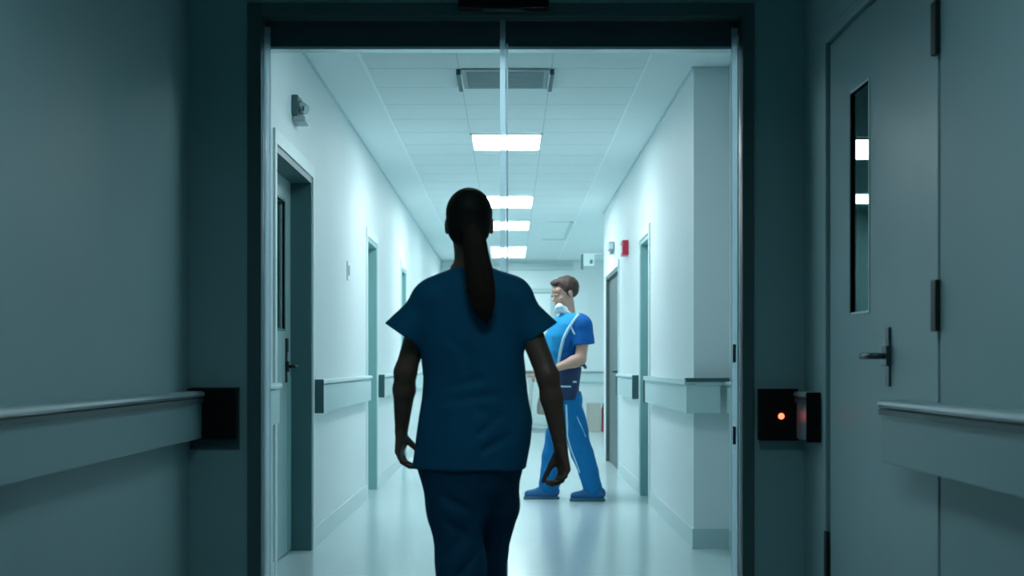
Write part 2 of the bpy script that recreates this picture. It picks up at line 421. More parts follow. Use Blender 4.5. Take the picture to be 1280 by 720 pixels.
# corridor doors -----------------------------------------------------------
def lever(parent, x, y, z, sgn, ydir, m='steel', scl=1.0):
    """plate on a wall-plane door at x; sgn: direction away from leaf"""
    h = boxes('door_handle', [(min(x, x+sgn*.018), max(x, x+sgn*.018), y-.026*scl, y+.026*scl, z-.03*scl, z+.03*scl), (min(x, x+sgn*.008), max(x, x+sgn*.008), y-.02*scl, y+.02*scl, z-.09*scl, z+.085*scl)], m, parent, bev=.003)
    tube('lever', [(x, y, z), (x+sgn*.05, y, z), (x+sgn*.062, y+ydir*.012, z), (x+sgn*.064, y+ydir*.06, z), (x+sgn*.062, y+ydir*.125, z)], .0095*scl, m, h)
    return h
def side_door(n, side, a, b, t, lx, leaf='leaf', rev='reveal', window=None, handle=None, back=.20):
    """door in a side wall. side -1 left, +1 right"""
    wx = XL if side < 0 else XR
    def span(p, q): return (min(p, q), max(p, q))
    bx = wx+side*back
    d = boxes('door_%d' % n, [], leaf)
    d.name = 'door_%d' % n; struct(d)
    T = .045; y0, y1 = a+.035, b-.035; z1 = t-.035
    fx = span(lx, lx+side*T)
    if window:
        wa, wb, za, zb = window
        bl = [(*fx, y0, wa, .008, z1), (*fx, wb, y1, .008, z1), (*fx, wa, wb, .008, za), (*fx, wa, wb, zb, z1)]
    else: bl = [(*fx, y0, y1, .008, z1)]
    boxes('door_leaf', bl, leaf, d, bev=0)
    if window:
        boxes('vision_pane', [(*span(lx+side*.018, lx+side*.024), wa, wb, za, zb)], 'wglass', d)
        e = .012
        boxes('pane_frame', [(*span(lx-side*.006, lx+side*.01), wa-e, wa, za-e, zb+e), (*span(lx-side*.006, lx+side*.01), wb, wb+e, za-e, zb+e),
                             (*span(lx-side*.006, lx+side*.01), wa, wb, za-e, za), (*span(lx-side*.006, lx+side*.01), wa, wb, zb, zb+e)], 'reveal', d)
    rx = span(wx-side*.004, bx)
    boxes('door_frame', [(*rx, a-.001, a+.035, 0, t), (*rx, b-.035, b+.001, 0, t), (*rx, a+.035, b-.035, t-.035, t+.001)], rev, d)
    ax = span(wx-side*.012, wx)
    boxes('architrave', [(*ax, a-.05, a-.001, 0, t+.07), (*ax, b+.001, b+.05, 0, t+.07), (*ax, a-.001, b+.001, t+.001, t+.07)], 'trim', d)
    struct(boxes('wall_behind_door', [(*span(bx+side*.03, bx+side*.06), a-.3, b+.3, 0, t+.1)], 'dkglass', None))
    if handle: lever(d, lx, handle[0], handle[1], -side, handle[2], 'blackm')
    return d
d1 = side_door(1, -1, *LD[0], XL-.115, window=(7.10, 7.60, 1.27, 1.98), handle=(7.66, 1.06, -1))
boxes('lock', [(XL-.115, XL-.103, 7.64, 7.69, 1.14, 1.22)], 'blackm', d1, bev=.004)
boxes('stile', [(XL-.115, XL-.111, 7.72, 7.825, .01, 1.0)], 'reveal2', d1)
side_door(2, -1, *LD[1], XL-.15, rev='reveal2', handle=(11.5, 1.0, -1))
side_door(3, -1, *LD[2], XL-.15, rev='reveal2', handle=(14.8, 1.0, -1))
side_door(4, 1, *RD[0], XR+.12, rev='reveal2', handle=(10.6, 1.0, 1))
side_door(5, 1, *RD[1], XR+.03, leaf='leafdark', rev='leafdark', handle=(13.6, 1.0, 1), back=.19)

# end wall double door with beam, notice board
de = boxes('door_6', [], 'leaf'); struct(de)
for (x0, x1, wx0, wx1) in ((-1.05, -.19, -.55, -.35), (-.18, .66, .02, .22)):
    z0, z1 = 1.15, 1.95
    lf = boxes('door_leaf', [(x0, wx0, END-.05, END-.005, .01, 2.25), (wx1, x1, END-.05, END-.005, .01, 2.25), (wx0, wx1, END-.05, END-.005, .01, z0), (wx0, wx1, END-.05, END-.005, z1, 2.25)], 'white', de)
    boxes('vision_pane', [(wx0, wx1, END-.03, END-.024, z0, z1)], 'wglass', lf)
boxes('door_frame', [(-1.12, -1.05, END-.07, END, 0, 2.33), (.66, .73, END-.07, END, 0, 2.33), (-1.05, .66, END-.07, END, 2.26, 2.33)], 'base', de)
boxes('door_handle', [(-.23, -.20, END-.09, END-.05, .9, 1.2), (-.17, -.14, END-.09, END-.05, .9, 1.2)], 'steel', de, bev=.006)
struct(boxes('beam', [(XL, 1.04, END-.03, END, 2.69, 2.75), (XL, 1.04, END-.03, END, 2.635, 2.645)], 'base'))
nb = thing('notice_board', 'white notice board on end wall behind the man', 'notice board', (1.15, END, 1.35))
boxes('board', [(1.03, 1.26, END-.012, END, 1.30, 2.26)], 'white', nb); boxes('board_frame', [(1.02, 1.03, END-.018, END, 1.29, 2.27), (1.26, 1.27, END-.018, END, 1.29, 2.27), (1.03, 1.26, END-.018, END, 1.29, 1.30), (1.03, 1.26, END-.018, END, 2.26, 2.27)], 'trim', nb)

# ============================================================ PARTITION AND SLIDING DOORS
FO = (-1.147, 1.063); FI = (-1.087, 1.012)
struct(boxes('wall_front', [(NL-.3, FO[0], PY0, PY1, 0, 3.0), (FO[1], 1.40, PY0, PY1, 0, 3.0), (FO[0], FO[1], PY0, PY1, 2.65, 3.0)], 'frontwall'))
fr = struct(boxes('trim_5', [(FO[0], FI[0], PY0-.012, PY1+.005, 0, 2.648), (FI[1], FO[1], PY0-.012, PY1+.005, 0, 2.648), (FI[0], FI[1], PY0-.012, PY1+.005, 2.592, 2.648)], 'frame', bev=.003))
struct(boxes('trim_6', [(FI[0], FI[1], 6.03, PY1+.005, 2.480, 2.592)], 'darkhead'))
struct(boxes('trim_7', [(FI[0], FI[1], 6.025, PY1+.005, 2.468, 2.480)], 'alu'))
def sliding(n, x0, x1, meet):
    d = boxes('door_%d' % n, [], 'alu'); struct(d)
    boxes('glass_pane', [(x0+.004, x1-.004, 5.985, 5.995, .02, 2.57)], 'glass', d)
    w0, w1 = (.026, .024) if meet == 'r' else (.012, .024)
    z1 = 2.585 if meet == 'r' else 2.55
    if meet == 'r':
        boxes('edge_seal', [(x0, x0+.022, 5.975, 6.005, .01, 2.555)], 'seal', d)
        boxes('edge_seal', [(x1-.024, x1, 5.975, 6.005, .01, 2.585)], 'seal', d)
        boxes('glass_edge_strip', [(x0-.003, x0, 5.975, 6.005, .01, 2.52)], 'seal', d)
    else:
        boxes('edge_seal', [(x1-.023, x1, 5.975, 6.005, .01, 2.55)], 'seal', d)
        boxes('glass_edge_strip', [(x0, x0+.008, 5.975, 6.005, .01, 2.48)], 'sealw', d)
        boxes('glass_edge_strip', [(x1+.001, x1+.005, 5.975, 6.005, .01, 2.52)], 'alu', d)
        boxes('lock', [(x1-.022, x1-.008, 5.965, 5.975, 1.08, 1.16), (x1-.022, x1-.008, 5.965, 5.975, .72, .80)], 'steel', d, bev=.003)
    boxes('bottom_rail', [(x0, x1, 5.975, 6.005, .008, .05)], 'alu', d)
sliding(7, -1.080, -.022, 'r')
sliding(8, -.018, .998, 'l')

# ============================================================ NEAR LOBBY
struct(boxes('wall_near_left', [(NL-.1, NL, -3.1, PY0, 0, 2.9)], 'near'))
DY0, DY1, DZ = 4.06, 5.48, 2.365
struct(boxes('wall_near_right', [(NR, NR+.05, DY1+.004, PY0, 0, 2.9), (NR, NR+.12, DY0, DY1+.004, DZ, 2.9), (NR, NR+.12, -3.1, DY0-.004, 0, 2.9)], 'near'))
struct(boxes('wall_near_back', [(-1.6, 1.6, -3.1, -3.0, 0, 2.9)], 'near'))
struct(boxes('wall_added_room', [(4.2, 4.3, 3.6, 15.3, 0, 2.8), (NR+.13, 4.2, 3.55, 3.65, 0, 2.8), (NR+.13, 4.2, 15.2, 15.28, 0, 2.8), (1.41, 1.43, PY0, 15.2, 0, 2.8)], 'near'))  # room added behind the door to hold the window's bright spots
struct(boxes('floor_added_room', [(NR+.12, 4.3, 3.55, 15.28, -.16, .004)], 'nearfloor'))
struct(boxes('ceiling_added_room', [(NR+.12, 4.3, 3.55, 15.28, 2.79, 2.80)], 'near'))
nd = boxes('door_9', [], 'neardoor'); struct(nd)
wy0, wy1, wz0, wz1 = 4.87, 5.13, 1.266, 2.09
f = (NR+.002, NR+.020)
boxes('door_leaf', [(*f, DY0+.028, wy0, .01, DZ-.016), (*f, wy1, DY1-.02, .01, DZ-.012), (*f, wy0, wy1, .01, wz0), (*f, wy0, wy1, wz1, DZ-.012)], 'neardoor', nd)
boxes('vision_pane', [(NR+.008, NR+.014, wy0, wy1, wz0, wz1)], 'wglass', nd)
e = .008
boxes('pane_frame', [(NR-.001, NR+.016, wy0-e, wy0, wz0-e, wz1+e), (NR-.001, NR+.016, wy0, wy1, wz0-e, wz0), (NR-.001, NR+.016, wy0, wy1, wz1, wz1+e)], 'alu', nd)
boxes('pane_edge', [(NR-.001, NR+.016, wy1, wy1+.012, wz0-e, wz1+e)], 'cap', nd)
boxes('seam', [(NR+.022, NR+.03, DY0-.01, DY0+.05, 0, DZ+.01), (NR+.022, NR+.03, DY1-.05, DY1+.01, 0, DZ+.01), (NR+.022, NR+.03, DY0+.05, DY1-.05, DZ-.05, DZ+.01)], 'seam', nd)
boxes('door_frame', [(NR-.012, NR, DY1+.006, DY1+.055, 0, DZ+.05), (NR-.012, NR, DY0, DY1+.006, DZ, DZ+.05)], 'near', nd, bev=.003)
lever(nd, NR+.002, 4.615, 1.10, -1, 1, 'steel', 1.15)
for z0, z1 in ((2.0, 2.16), (1.17, 1.325), (.22, .38)):
    boxes('hinge', [(NR-.016, NR+.002, DY0-.004, DY0+.045, z0, z1)], 'blackm', nd, bev=.003)
boxes('floor_stop', [(NR-.014, NR+.001, DY1-.01, DY1+.03, .2, .40)], 'blackm', nd, bev=.003)

# handrails --------------------------------------------------------------
def rail(label, wx, side, y0, y1, zt, h, proj, near=False, cap0=True, cap1=True, group=None, capm=None):
    """side -1: on a left wall (projects to +x)"""
    r = thing('handrail', label, 'handrail', (wx, (y0+y1)/2, zt-h), group)
    B, G, CP = ('nrail', 'ngrip', 'ngripdark') if near else ('rail', 'grip', 'cap')
    def sp(p, q): return (min(p, q), max(p, q))
    s = -side
    boxes('board', [(*sp(wx, wx+s*(proj-.014)), y0, y1, zt-h, zt-.032)], B, r, bev=.004)
    # grip with a rounded nose, profile swept along y
    prof = [(0, zt-.030), (proj-.03, zt-.030), (proj-.006, zt-.026), (proj, zt-.016), (proj-.003, zt-.006), (proj-.012, zt), (0, zt)]
    vs = []; n = len(prof)
    for yy in (y0, y1):
        for px_, pz_ in prof: vs.append((wx+s*px_, yy, pz_))
    fs = [(i, (i+1) % n, (i+1) % n+n, i+n) for i in range(n)]+[tuple(range(n))[::-1], tuple(range(n, 2*n))]
    if s > 0: fs = [t[::-1] for t in fs]
    me = bpy.data.meshes.new('grip'); me.from_pydata(vs, [], fs); me.update(); link('grip', me, G, r)
    if near: boxes('under_shade_strip', [(*sp(wx, wx+s*(proj-.004)), y0+.002, y1-.002, zt-.050, zt-.0305)], CP, r)  # dark strip put in as the shade under the grip
    for on, yy, dy in ((cap0, y0, -.012), (cap1, y1, .012)):
        if on: boxes('end_cap', [(*sp(wx, wx+s*(proj-.002)), min(yy, yy+dy), max(yy, yy+dy), zt-h-.003, zt-.001)], capm or CP, r, bev=.003)
    return r
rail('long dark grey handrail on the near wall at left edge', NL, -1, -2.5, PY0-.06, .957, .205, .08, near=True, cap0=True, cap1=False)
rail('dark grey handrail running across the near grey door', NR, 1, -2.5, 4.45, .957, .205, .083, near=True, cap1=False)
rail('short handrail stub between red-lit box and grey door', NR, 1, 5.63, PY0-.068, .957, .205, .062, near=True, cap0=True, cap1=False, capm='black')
rail('pale handrail piece just inside glass before the first left door', XL, -1, 6.12, 6.50, .985, .195, .062, cap1=False)
rail('pale handrail between first and second doors on left corridor wall', XL, -1, 7.95, 10.76, .985, .195, .062, cap1=False)
rail('pale handrail past the second door on left corridor wall', XL, -1, 11.79, 14.12, .985, .195, .062, cap1=False)
rail('far pale handrail past the third door on left wall', XL, -1, 15.06, 22.2, .985, .195, .062)
rail('short pale handrail between the dark door and teal door, right wall', XR, 1, 11.24, 12.95, .985, .195, .062)
# wrapped rail at the corner of the right wall
wr = thing('handrail', 'pale handrail wrapping round the wall corner inside the right glass', 'handrail', (XR, 8, .79))
boxes('board', [(XR-.05, XR, 7.84, 10.27, .79, .953), (XR, XW-.06, 7.84, 7.90, .79, .953)], 'rail', wr, bev=0)
boxes('grip', [(XR-.062, XR, 7.84, 10.27, .955, .985), (XR, XW-.005, 7.834, 7.90, .953, .972)], 'grip', wr, bev=0)
boxes('grip_shadow_strip', [(XR-.055, XW-.008, 7.826, 7.90, .972, .994)], 'cap', wr, bev=.003)  # dark strip paints the grip's shadow line on the return face
boxes('end_cap', [(XR-.06, XR, 10.27, 10.282, .787, .985)], 'cap', wr, bev=.003)
rail('pale handrail stub on bay wall beside the right glass edge', XW, 1, 6.2, 7.82, .975, .185, .04, cap1=False)
re_ = thing('handrail', 'distant handrail on end wall right of double doors', 'handrail', (1.4, END, .78))
boxes('board', [(.80, 3.0, END-.05, END, .78, .93)], 'rail', re_); boxes('grip', [(.80, 3.0, END-.062, END, .932, .96)], 'vent', re_)

# black boxes on the front wall ------------------------------------------------
sb = thing('door_sensor_box', 'black sensor box with glowing red light right of glass doors', 'sensor box', (1.17, PY0, .75))
boxes('housing', [(1.078, 1.245, PY0-.065, PY0, .742, .966)], 'black', sb, bev=.004)
bm = bmesh.new(); bmesh.ops.create_uvsphere(bm, u_segments=16, v_segments=10, radius=.0135)
for v in bm.verts: v.co = Vector((1.170+v.co.x, PY0-.066+v.co.y*.5, .848+v.co.z))
for fc in bm.faces: fc.smooth = True
me = bpy.data.meshes.new('indicator_light'); bm.to_mesh(me); bm.free(); lo_ = link('indicator_light', me, 'led', sb); lo_['label'] = 'glowing red indicator light'
lb = thing('bumper_box', 'plain black box at end of left handrail beside glass doors', 'bumper box', (-1.29, PY0, .75))
boxes('housing', [(NL+.002, -1.188, PY0-.058, PY0, .746, .968)], 'black', lb, bev=.004)
boxes('backing_plate', [(-1.396, -1.182, PY0-.006, PY0, .70, .972)], 'frame', lb)
hs = thing('motion_sensor', 'black motion sensor bar above the glass doors', 'motion sensor', (-.03, PY0, 2.62))
boxes('housing', [(-.226, .166, PY0-.07, PY0, 2.612, 2.76)], 'black', hs, bev=.012)
boxes('lens', [(-.12, .06, PY0-.064, PY0-.02, 2.606, 2.613)], 'darkhead', hs, bev=.002)

# ============================================================ CEILING FITTINGS
def light_panel(label, x0, x1, y0, y1, z, m='panel', fr='white'):
    t = thing('ceiling_light', label, 'ceiling light', ((x0+x1)/2, (y0+y1)/2, z), 'ceiling lights')
    boxes('light_frame', [(x0-.02, x1+.02, y0-.02, y0, z-.014, z), (x0-.02, x1+.02, y1, y1+.02, z-.014, z), (x0-.02, x0, y0, y1, z-.014, z), (x1, x1+.02, y0, y1, z-.014, z)], fr, t)
    boxes('diffuser', [(x0, x1, y0, y1, z-.010, z-.002)], m, t)
    return t
light_panel('largest lit ceiling panel, nearest the glass doors', -.285, .225, 10.16, 10.86, H-.002)
light_panel('lit ceiling panel, second along the corridor beside the head', -.285, .225, 13.9, 14.85, H-.002)
light_panel('lit ceiling panel, third along the corridor from the glass', -.285, .225, 16.3, 17.3, H-.002, m='panel4')
light_panel('smallest lit ceiling panel, close to the end wall', -.285, .225, 19.9, 21.7, H-.002, m='panel4')
light_panel('unseen ceiling panel added just inside above the glass doors', -.285, .225, 6.45, 7.05, H-.002, m='panel2')  # hidden panel added to brighten the near end of the corridor
light_panel('lit ceiling panel in the side hall beyond dark door', 1.9, 2.5, 17.6, 18.6, H-.002, m='panel4')
light_panel('larger added light seen through the narrow window of near grey door', 2.45, 3.05, 10.3, 11.3, 2.788, m='panel5')  # added light, stands in for a reflection in the door's window
light_panel('smaller lower added light seen through window of near grey door', 3.2, 3.9, 13.6, 14.4, 2.788, m='panel5')  # second added light, for the lower reflection in that window
lp = light_panel('unseen dim fill panel added over the near lobby', -.36, .36, 2.44, 3.16, 3.08, m='hpanel')  # unseen fill lamp added to light the lobby
boxes('cutoff_shaft', [(-.4, -.38, 2.42, 3.18, 2.89, 3.1), (.38, .4, 2.42, 3.18, 2.89, 3.1), (-.4, .4, 2.40, 2.42, 2.89, 3.1), (-.4, .4, 3.18, 3.20, 2.89, 3.1), (-.4, .4, 2.4, 3.2, 3.1, 3.12)], 'frame', lp);  # added surround, shaped to keep the fill off the wall tops
vt = thing('ceiling_vent', 'grey square air vent in the corridor ceiling', 'ceiling vent', (-.03, 8.2, H-.02))
boxes('vent_frame', [(-.285, .225, 7.93, 7.96, H-.012, H-.001), (-.285, .225, 8.44, 8.47, H-.012, H-.001), (-.285, -.26, 7.96, 8.44, H-.012, H-.001), (.20, .225, 7.96, 8.44, H-.012, H-.001)], 'vent', vt)
boxes('vent_fins', [(-.26, .20, 7.97+i*.03, 7.985+i*.03, H-.011, H-.004) for i in range(16)], 'vent', vt)
boxes('vent_plate', [(-.26, .20, 7.96, 8.44, H-.006, H-.001)], 'vent', vt)
for sx, x in ((-1, -.305), (1, .245)):
    boxes('side_bracket', [(x-.012, x+.012, 7.95, 8.45, H-.035, H-.001)], 'cap', vt, bev=.004)
    boxes('side_flange', [(x-sx*.012-.007, x-sx*.012+.007, 7.96, 8.44, H-.030, H-.001)], 'white', vt)
hatch = thing('ceiling_hatch', 'thin outlined ceiling hatch near the far end', 'ceiling hatch', (.62, 17.6, H-.02))
boxes('hatch_frame', [(.42, .76, 18.6, 18.64, H-.02, H-.001), (.72, .76, 16.4, 18.6, H-.02, H-.001)], 'base', hatch)
boxes('hatch_panel', [(.42, .72, 16.4, 18.6, H-.01, H-.001)], 'ceil', hatch)

# wall fittings ---------------------------------------------------------------
ws = thing('wall_alarm', 'small dark-backed alarm unit above first left door', 'wall alarm', (XL, 7.2, 2.36))
boxes('mount_box', [(XL, XL+.034, 7.14, 7.32, 2.385, 2.49)], 'reveal', ws, bev=.006)
tube('horn', [(XL+.030, 7.20, 2.435), (XL+.052, 7.19, 2.425), (XL+.074, 7.18, 2.415)], .03, 'grey', ws, radii=[.035, .033, .026])
boxes('slot', [(XL+.056, XL+.066, 7.148, 7.152, 2.405, 2.43)], 'cap', ws)
boxes('lower_cover', [(XL, XL+.07, 7.16, 7.32, 2.352, 2.384)], 'grey', ws, bev=.01)
pl = thing('wall_plate', 'slim pale switch plate beyond first left door', 'wall plate', (XL, 9.6, 1.67))
boxes('plate', [(XL, XL+.008, 9.55, 9.68, 1.67, 1.80)], 'white', pl, bev=.002); boxes('key_switch', [(XL+.008, XL+.014, 9.59, 9.64, 1.70, 1.77)], 'grey', pl, bev=.002)
fa = thing('fire_alarm', 'small red fire alarm box on right corridor wall', 'fire alarm', (XR, 12.35, 2.05))
boxes('housing', [(XR-.055, XR, 12.25, 12.45, 2.06, 2.195)], 'red', fa, bev=.005); boxes('push_plate', [(XR-.059, XR-.055, 12.30, 12.40, 2.09, 2.15)], 'white', fa)
es = thing('wall_mounted_lamp', 'faint grey emergency lamp above the dark right door', 'emergency lamp', (XR, 14, 2.2))
boxes('lamp_body', [(XR-.06, XR, 13.9, 14.1, 2.24, 2.33)], 'grey', es, bev=.01); boxes('lamp_cover', [(XR-.055, XR-.01, 13.885, 13.9, 2.255, 2.315)], 'white', es)
boxes('lower_lens', [(XR-.045, XR-.015, 13.9, 14.05, 2.205, 2.238)], 'vent', es, bev=.004)
sg = thing('bracket_sign', 'small bracket sign sticking out at end of right wall', 'bracket sign', (XR, 15.42, 2.3))
boxes('arm', [(.80, XR, 15.40, 15.42, 2.325, 2.34)], 'grey', sg)
boxes('sign_plate', [(.825, .95, 15.403, 15.415, 2.19, 2.325)], 'base', sg)
boxes('sign_edge', [(.800, .825, 15.40, 15.42, 2.15, 2.325)], 'cap', sg)
boxes('symbol', [(.90, .93, 15.400, 15.403, 2.215, 2.26)], 'reveal', sg)

# far objects ------------------------------------------------------------------
bb = thing('storage_box', 'beige storage box on floor at far end', 'storage box', (1.34, 21.9, 0))
boxes('box_body', [(1.24, 1.44, 21.7, 22.1, .005, .42)], 'beige', bb, bev=.006); boxes('box_lid', [(1.232, 1.448, 21.69, 22.11, .42, .45)], 'beige', bb, bev=.004)
fe = thing('fire_extinguisher', 'red fire extinguisher beside the beige storage box', 'fire extinguisher', (1.502, 21.75, 0))
tube('cylinder', [(1.502, 21.75, .0), (1.502, 21.75, .02), (1.502, 21.75, .36), (1.502, 21.75, .39), (1.502, 21.75, .41)], .05, 'red', fe, n=20, radii=[.040, .046, .046, .034, .016])
boxes('valve_handle', [(1.48, 1.53, 21.71, 21.79, .41, .45)], 'black', fe, bev=.004)
tube('hose', [(1.50, 21.73, .42), (1.47, 21.70, .40), (1.465, 21.70, .3), (1.465, 21.70, .15)], .007, 'black', fe, n=8)
ct = thing('linen_trolley', 'linen trolley with brown bar and white cloth at far end', 'trolley', (.38, 21.6, 0))
tube('push_bar', [(.12, 21.6, .955), (.64, 21.6, .955)], .022, 'brown', ct)
for x in (.14, .62):
    for y in (21.35, 21.85): tube('leg', [(x, y, .06), (x, y, .94)], .014, 'chrome', ct, n=8)
boxes('top_frame', [(.12, .64, 21.33, 21.87, .92, .945)], 'brown', ct)
boxes('base_shelf', [(.12, .64, 21.33, 21.87, .10, .13)], 'chrome', ct)
for x in (.14, .62):
    for y in (21.35, 21.85): tube('caster', [(x-.012, y, .032), (x+.012, y, .032)], .031, 'grey', ct)
S = Field((.1, 21.35, .12), (.66, 21.9, .95), .02)
S.stack([(.28, .27, 21.6, .05, .14), (.45, .25, 21.6, .09, .18), (.80, .26, 21.6, .11, .2), (.90, .27, 21.6, .12, .2)], .02)
S.wrinkle(.008, 30, 14, 1); S.mesh('linen_bag', 'linen', ct)
S = Field((.35, 21.35, .12), (.66, 21.9, .95), .02)
S.stack([(.28, .52, 21.6, .10, .16), (.42, .52, 21.6, .10, .18), (.56, .52, 21.6, .07, .16)], .02)
S.mesh('taupe_bag', 'sand', ct)

# ============================================================ THE WOMAN (seen from behind, walking away)
WY = 4.72
def wp(x, y, dy=0.0): return np.array(((x-638)/360.0, WY+dy, 1.07-(y-456)/360.0))
wm = thing('person', 'person in dark blue scrubs with long ponytail walking towards glass doors', 'person', (-.14, WY, 0))
h = .0048
S = Field((-.52, WY-.36, 0), (.30, WY+.55, 1.70), h)
HC = np.array((-.143, WY+.012, 1.560)); HR = np.array(((1, 0, 0), (0, 1, 0), (0, 0, 1.)))
head(S, HC, HR, 1.0)
S.cone((-.139, WY+.015, 1.36), (-.141, WY+.01, 1.49), .060, .052, .03)
S.stack([(.80, -.14, WY, .15, .10), (.90, -.14, WY, .155, .10), (1.03, -.13, WY, .125, .085), (1.18, -.13, WY, .14, .095), (1.30, -.13, WY, .15, .08), (1.37, -.135, WY, .10, .06), (1.41, -.138, WY+.005, .062, .055)], .03)
ls, le, lw = np.array((-.290, WY+.0, 1.290)), np.array((-.366, WY+.02, 1.045)), np.array((-.386, WY+.10, .838))
rs, re2, rw = np.array((.030, WY-.0, 1.290)), np.array((.128, WY-.06, 1.030)), np.array((.172, WY-.05, .790))
for a, e_, w_ in ((ls, le, lw), (rs, re2, rw)):
    S.cone(a, e_, .044, .037, .02); S.cone(e_, e_+(w_-e_)*.30, .037, .038, .02); S.cone(e_+(w_-e_)*.30, w_, .039, .0235, .015)
hand(S, lw, (-.10, .05, -1), (.86, -.15, .05), (.35, .85, 0), (.62, .62, .62, .60), .98, thumb=(.72, .35, .75))
hand(S, rw, (.16, .0, -1), (-.80, -.30, 0), (-.35, .85, 0), (.78, .80, .80, .75), 1.05, thumb=(.85, .35, .55))
# legs inside trousers
S.cone((-.20, WY, .80), (-.185, WY-.01, .45), .078, .050, .03); S.cone((-.185, WY-.01, .45), (-.15, WY-.10, .09), .050, .036, .02)
S.cone((-.07, WY, .80), (-.06, WY+.14, .46), .075, .050, .03); S.cone((-.06, WY+.14, .46), (-.085, WY+.36, .10), .048, .036, .02)
S.cone((-.15, WY-.10, .05), (-.15, WY+.06, .035), .032, .026, .02); S.cone((-.085, WY+.36, .06), (-.085, WY+.50, .06), .032, .026, .02)
S.mesh('body', 'skinw', wm, 2)
eyes(HC, HR, wm)
# tunic
S = Field((-.52, WY-.24, .68), (.30, WY+.26, 1.46), .0048)
def row(y, xl, xr, ry, cy=0.0): return (1.07-(y-456)/360.0, ((xl+xr)/2-638)/360.0, WY+cy, (xr-xl)/720.0, ry)
S.stack([row(334, 572, 610, .058), row(341, 548, 636, .070), row(350, 528, 652, .088), row(364, 519, 662, .100), row(391, 524, 659, .112), row(434, 527, 654, .118), row(470, 530, 656, .112),
         row(499, 528, 660, .115), row(524, 524, 665, .125), row(553, 519, 663, .135), row(580, 515, 659, .138), row(586, 514, 658, .138)], .0, e=2.15)
lt = wp(503, 418); rt = wp(675, 418)
S.ell(wp(540, 374), (.062, .085, .058), .03); S.ell(wp(642, 372), (.062, .085, .058), .03)
S.cone(wp(546, 374), lt+np.array((-.03, 0, -.045)), .062, .082, .03, sq=((0, 1, 0), 1.05), clips=[(lt, (-.54, 0, -.84))])
S.cone(wp(636, 372), rt+np.array((.03, 0, -.045)), .062, .080, .03, sq=((0, 1, 0), 1.05), clips=[(rt, (.58, 0, -.81))])
S.wrinkle(.0022, 16, 13, 1.3)
B = WY-.12
for (a, b, dp, w) in (((548, 486), (600, 474), .010, .012), ((560, 500), (625, 492), .007, .012), ((600, 512), (655, 530), .004, .016), ((605, 560), (655, 535), .006, .013),
                      ((540, 440), (556, 372), .007, .018), ((644, 440), (628, 376), .007, .018), ((535, 560), (560, 520), .006, .014), ((585, 460), (583, 380), .004, .016),
                      ((560, 425), (590, 445), .004, .013), ((640, 505), (600, 540), .006, .011), ((520, 425), (515, 385), .006, .012), ((668, 425), (662, 385), .006, .012)):
    S.crease(wp(*a)+np.array((0, -.118, 0)), wp(*b)+np.array((0, -.118, 0)), dp*1.7, w*1.1)
S.crease(wp(585, 335, -.06), wp(585, 345, -.09), .004, .02)
# hollow the hem a little so the trousers hang inside it
S.mesh('tunic', 'scrub', wm, 2)
# trousers
S = Field((-.40, WY-.30, .05), (.10, WY+.52, .86), .0052)
S.stack([(.56, -.138, WY+.01, .10, .07), (.64, -.140, WY, .150, .105), (.70, -.138, WY, .178, .122), (.80, -.14, WY, .170, .115), (.85, -.14, WY, .160, .11)], .03)
def leg(rows, k): 
    for (p, r), (q, r2) in zip(rows, rows[1:]): S.cone(p, q, r, r2, k)
leg([((-.206, WY-.005, .72), .104), ((-.190, WY-.015, .58), .094), ((-.170, WY-.035, .38), .082), ((-.155, WY-.075, .22), .080), ((-.150, WY-.105, .13), .078)], .04)
leg([((-.052, WY+.01, .72), .092), ((-.056, WY+.07, .58), .086), ((-.078, WY+.16, .40), .070), ((-.082, WY+.27, .26), .070), ((-.085, WY+.34, .17), .070)], .02)
S.wrinkle(.0022, 17, 15, 2.1)
for (a, b, dp, w) in (((606, 600), (604, 715), .012, .012), ((540, 610), (600, 640), .008, .014), ((560, 690), (600, 640), .008, .014), ((548, 640), (590, 668), .006, .013), ((575, 712), (605, 680), .007, .012), ((610, 612), (645, 600), .006, .012)):
    S.crease(wp(*a)+np.array((0, -.12, 0)), wp(*b)+np.array((0, -.11, 0)), dp*1.6, w*1.1)
S.mesh('trousers', 'scrub2', wm, 2)
for n, (x, y, z) in enumerate(((-.150, WY-.10, 0), (-.085, WY+.36, .02))):
    S = Field((x-.08, y-.12, 0), (x+.08, y+.24, .16), .006)
    S.cone((x, y-.02, z+.055), (x, y+.14, z+.04), .046, .036, .03, clips=[((x, y, z+.004), (0, 0, -1))])
    S.cone((x, y-.02, z+.02), (x, y+.15, z+.02), .044, .042, .02, clips=[((x, y, z+.004), (0, 0, -1))])
    S.mesh('shoe', 'darkshoe', wm, 2)
# hair
S = Field((-.26, WY-.16, 1.40), (-.02, WY+.16, 1.71), .0042)
def HW(p): return HC+np.array(p)
S.ell(HW((0, -.016, .034)), (.081, .102, .090), .01, clips=[(HW((0, .050, .030)), (0, .70, -.72))])
S.ell(HW((.0, -.050, -.020)), (.074, .062, .070), .02, clips=[(HW((0, .0, -.03)), (0, .70, -.5))])
S.ell(HW((.003, -.088, -.035)), (.042, .032, .050), .02)
S.crease(HW((-.07, -.09, .022)), HW((.07, -.09, .026)), .004, .010)
S.mesh('hair', 'hairw', wm, 2)
S = Field((-.20, WY-.26, 1.20), (.0, WY-.02, 1.62), .0042)
P = [((-.138, WY-.100, 1.548), .020), ((-.128, WY-.130, 1.525), .030), ((-.120, WY-.145, 1.48), .040), ((-.114, WY-.150, 1.43), .043), ((-.103, WY-.155, 1.37), .047), ((-.096, WY-.158, 1.31), .046), ((-.090, WY-.157, 1.265), .036), ((-.086, WY-.150, 1.225), .010)]
tt = np.linspace(0, len(P)-1, 40); ker = np.hanning(9); ker /= ker.sum()
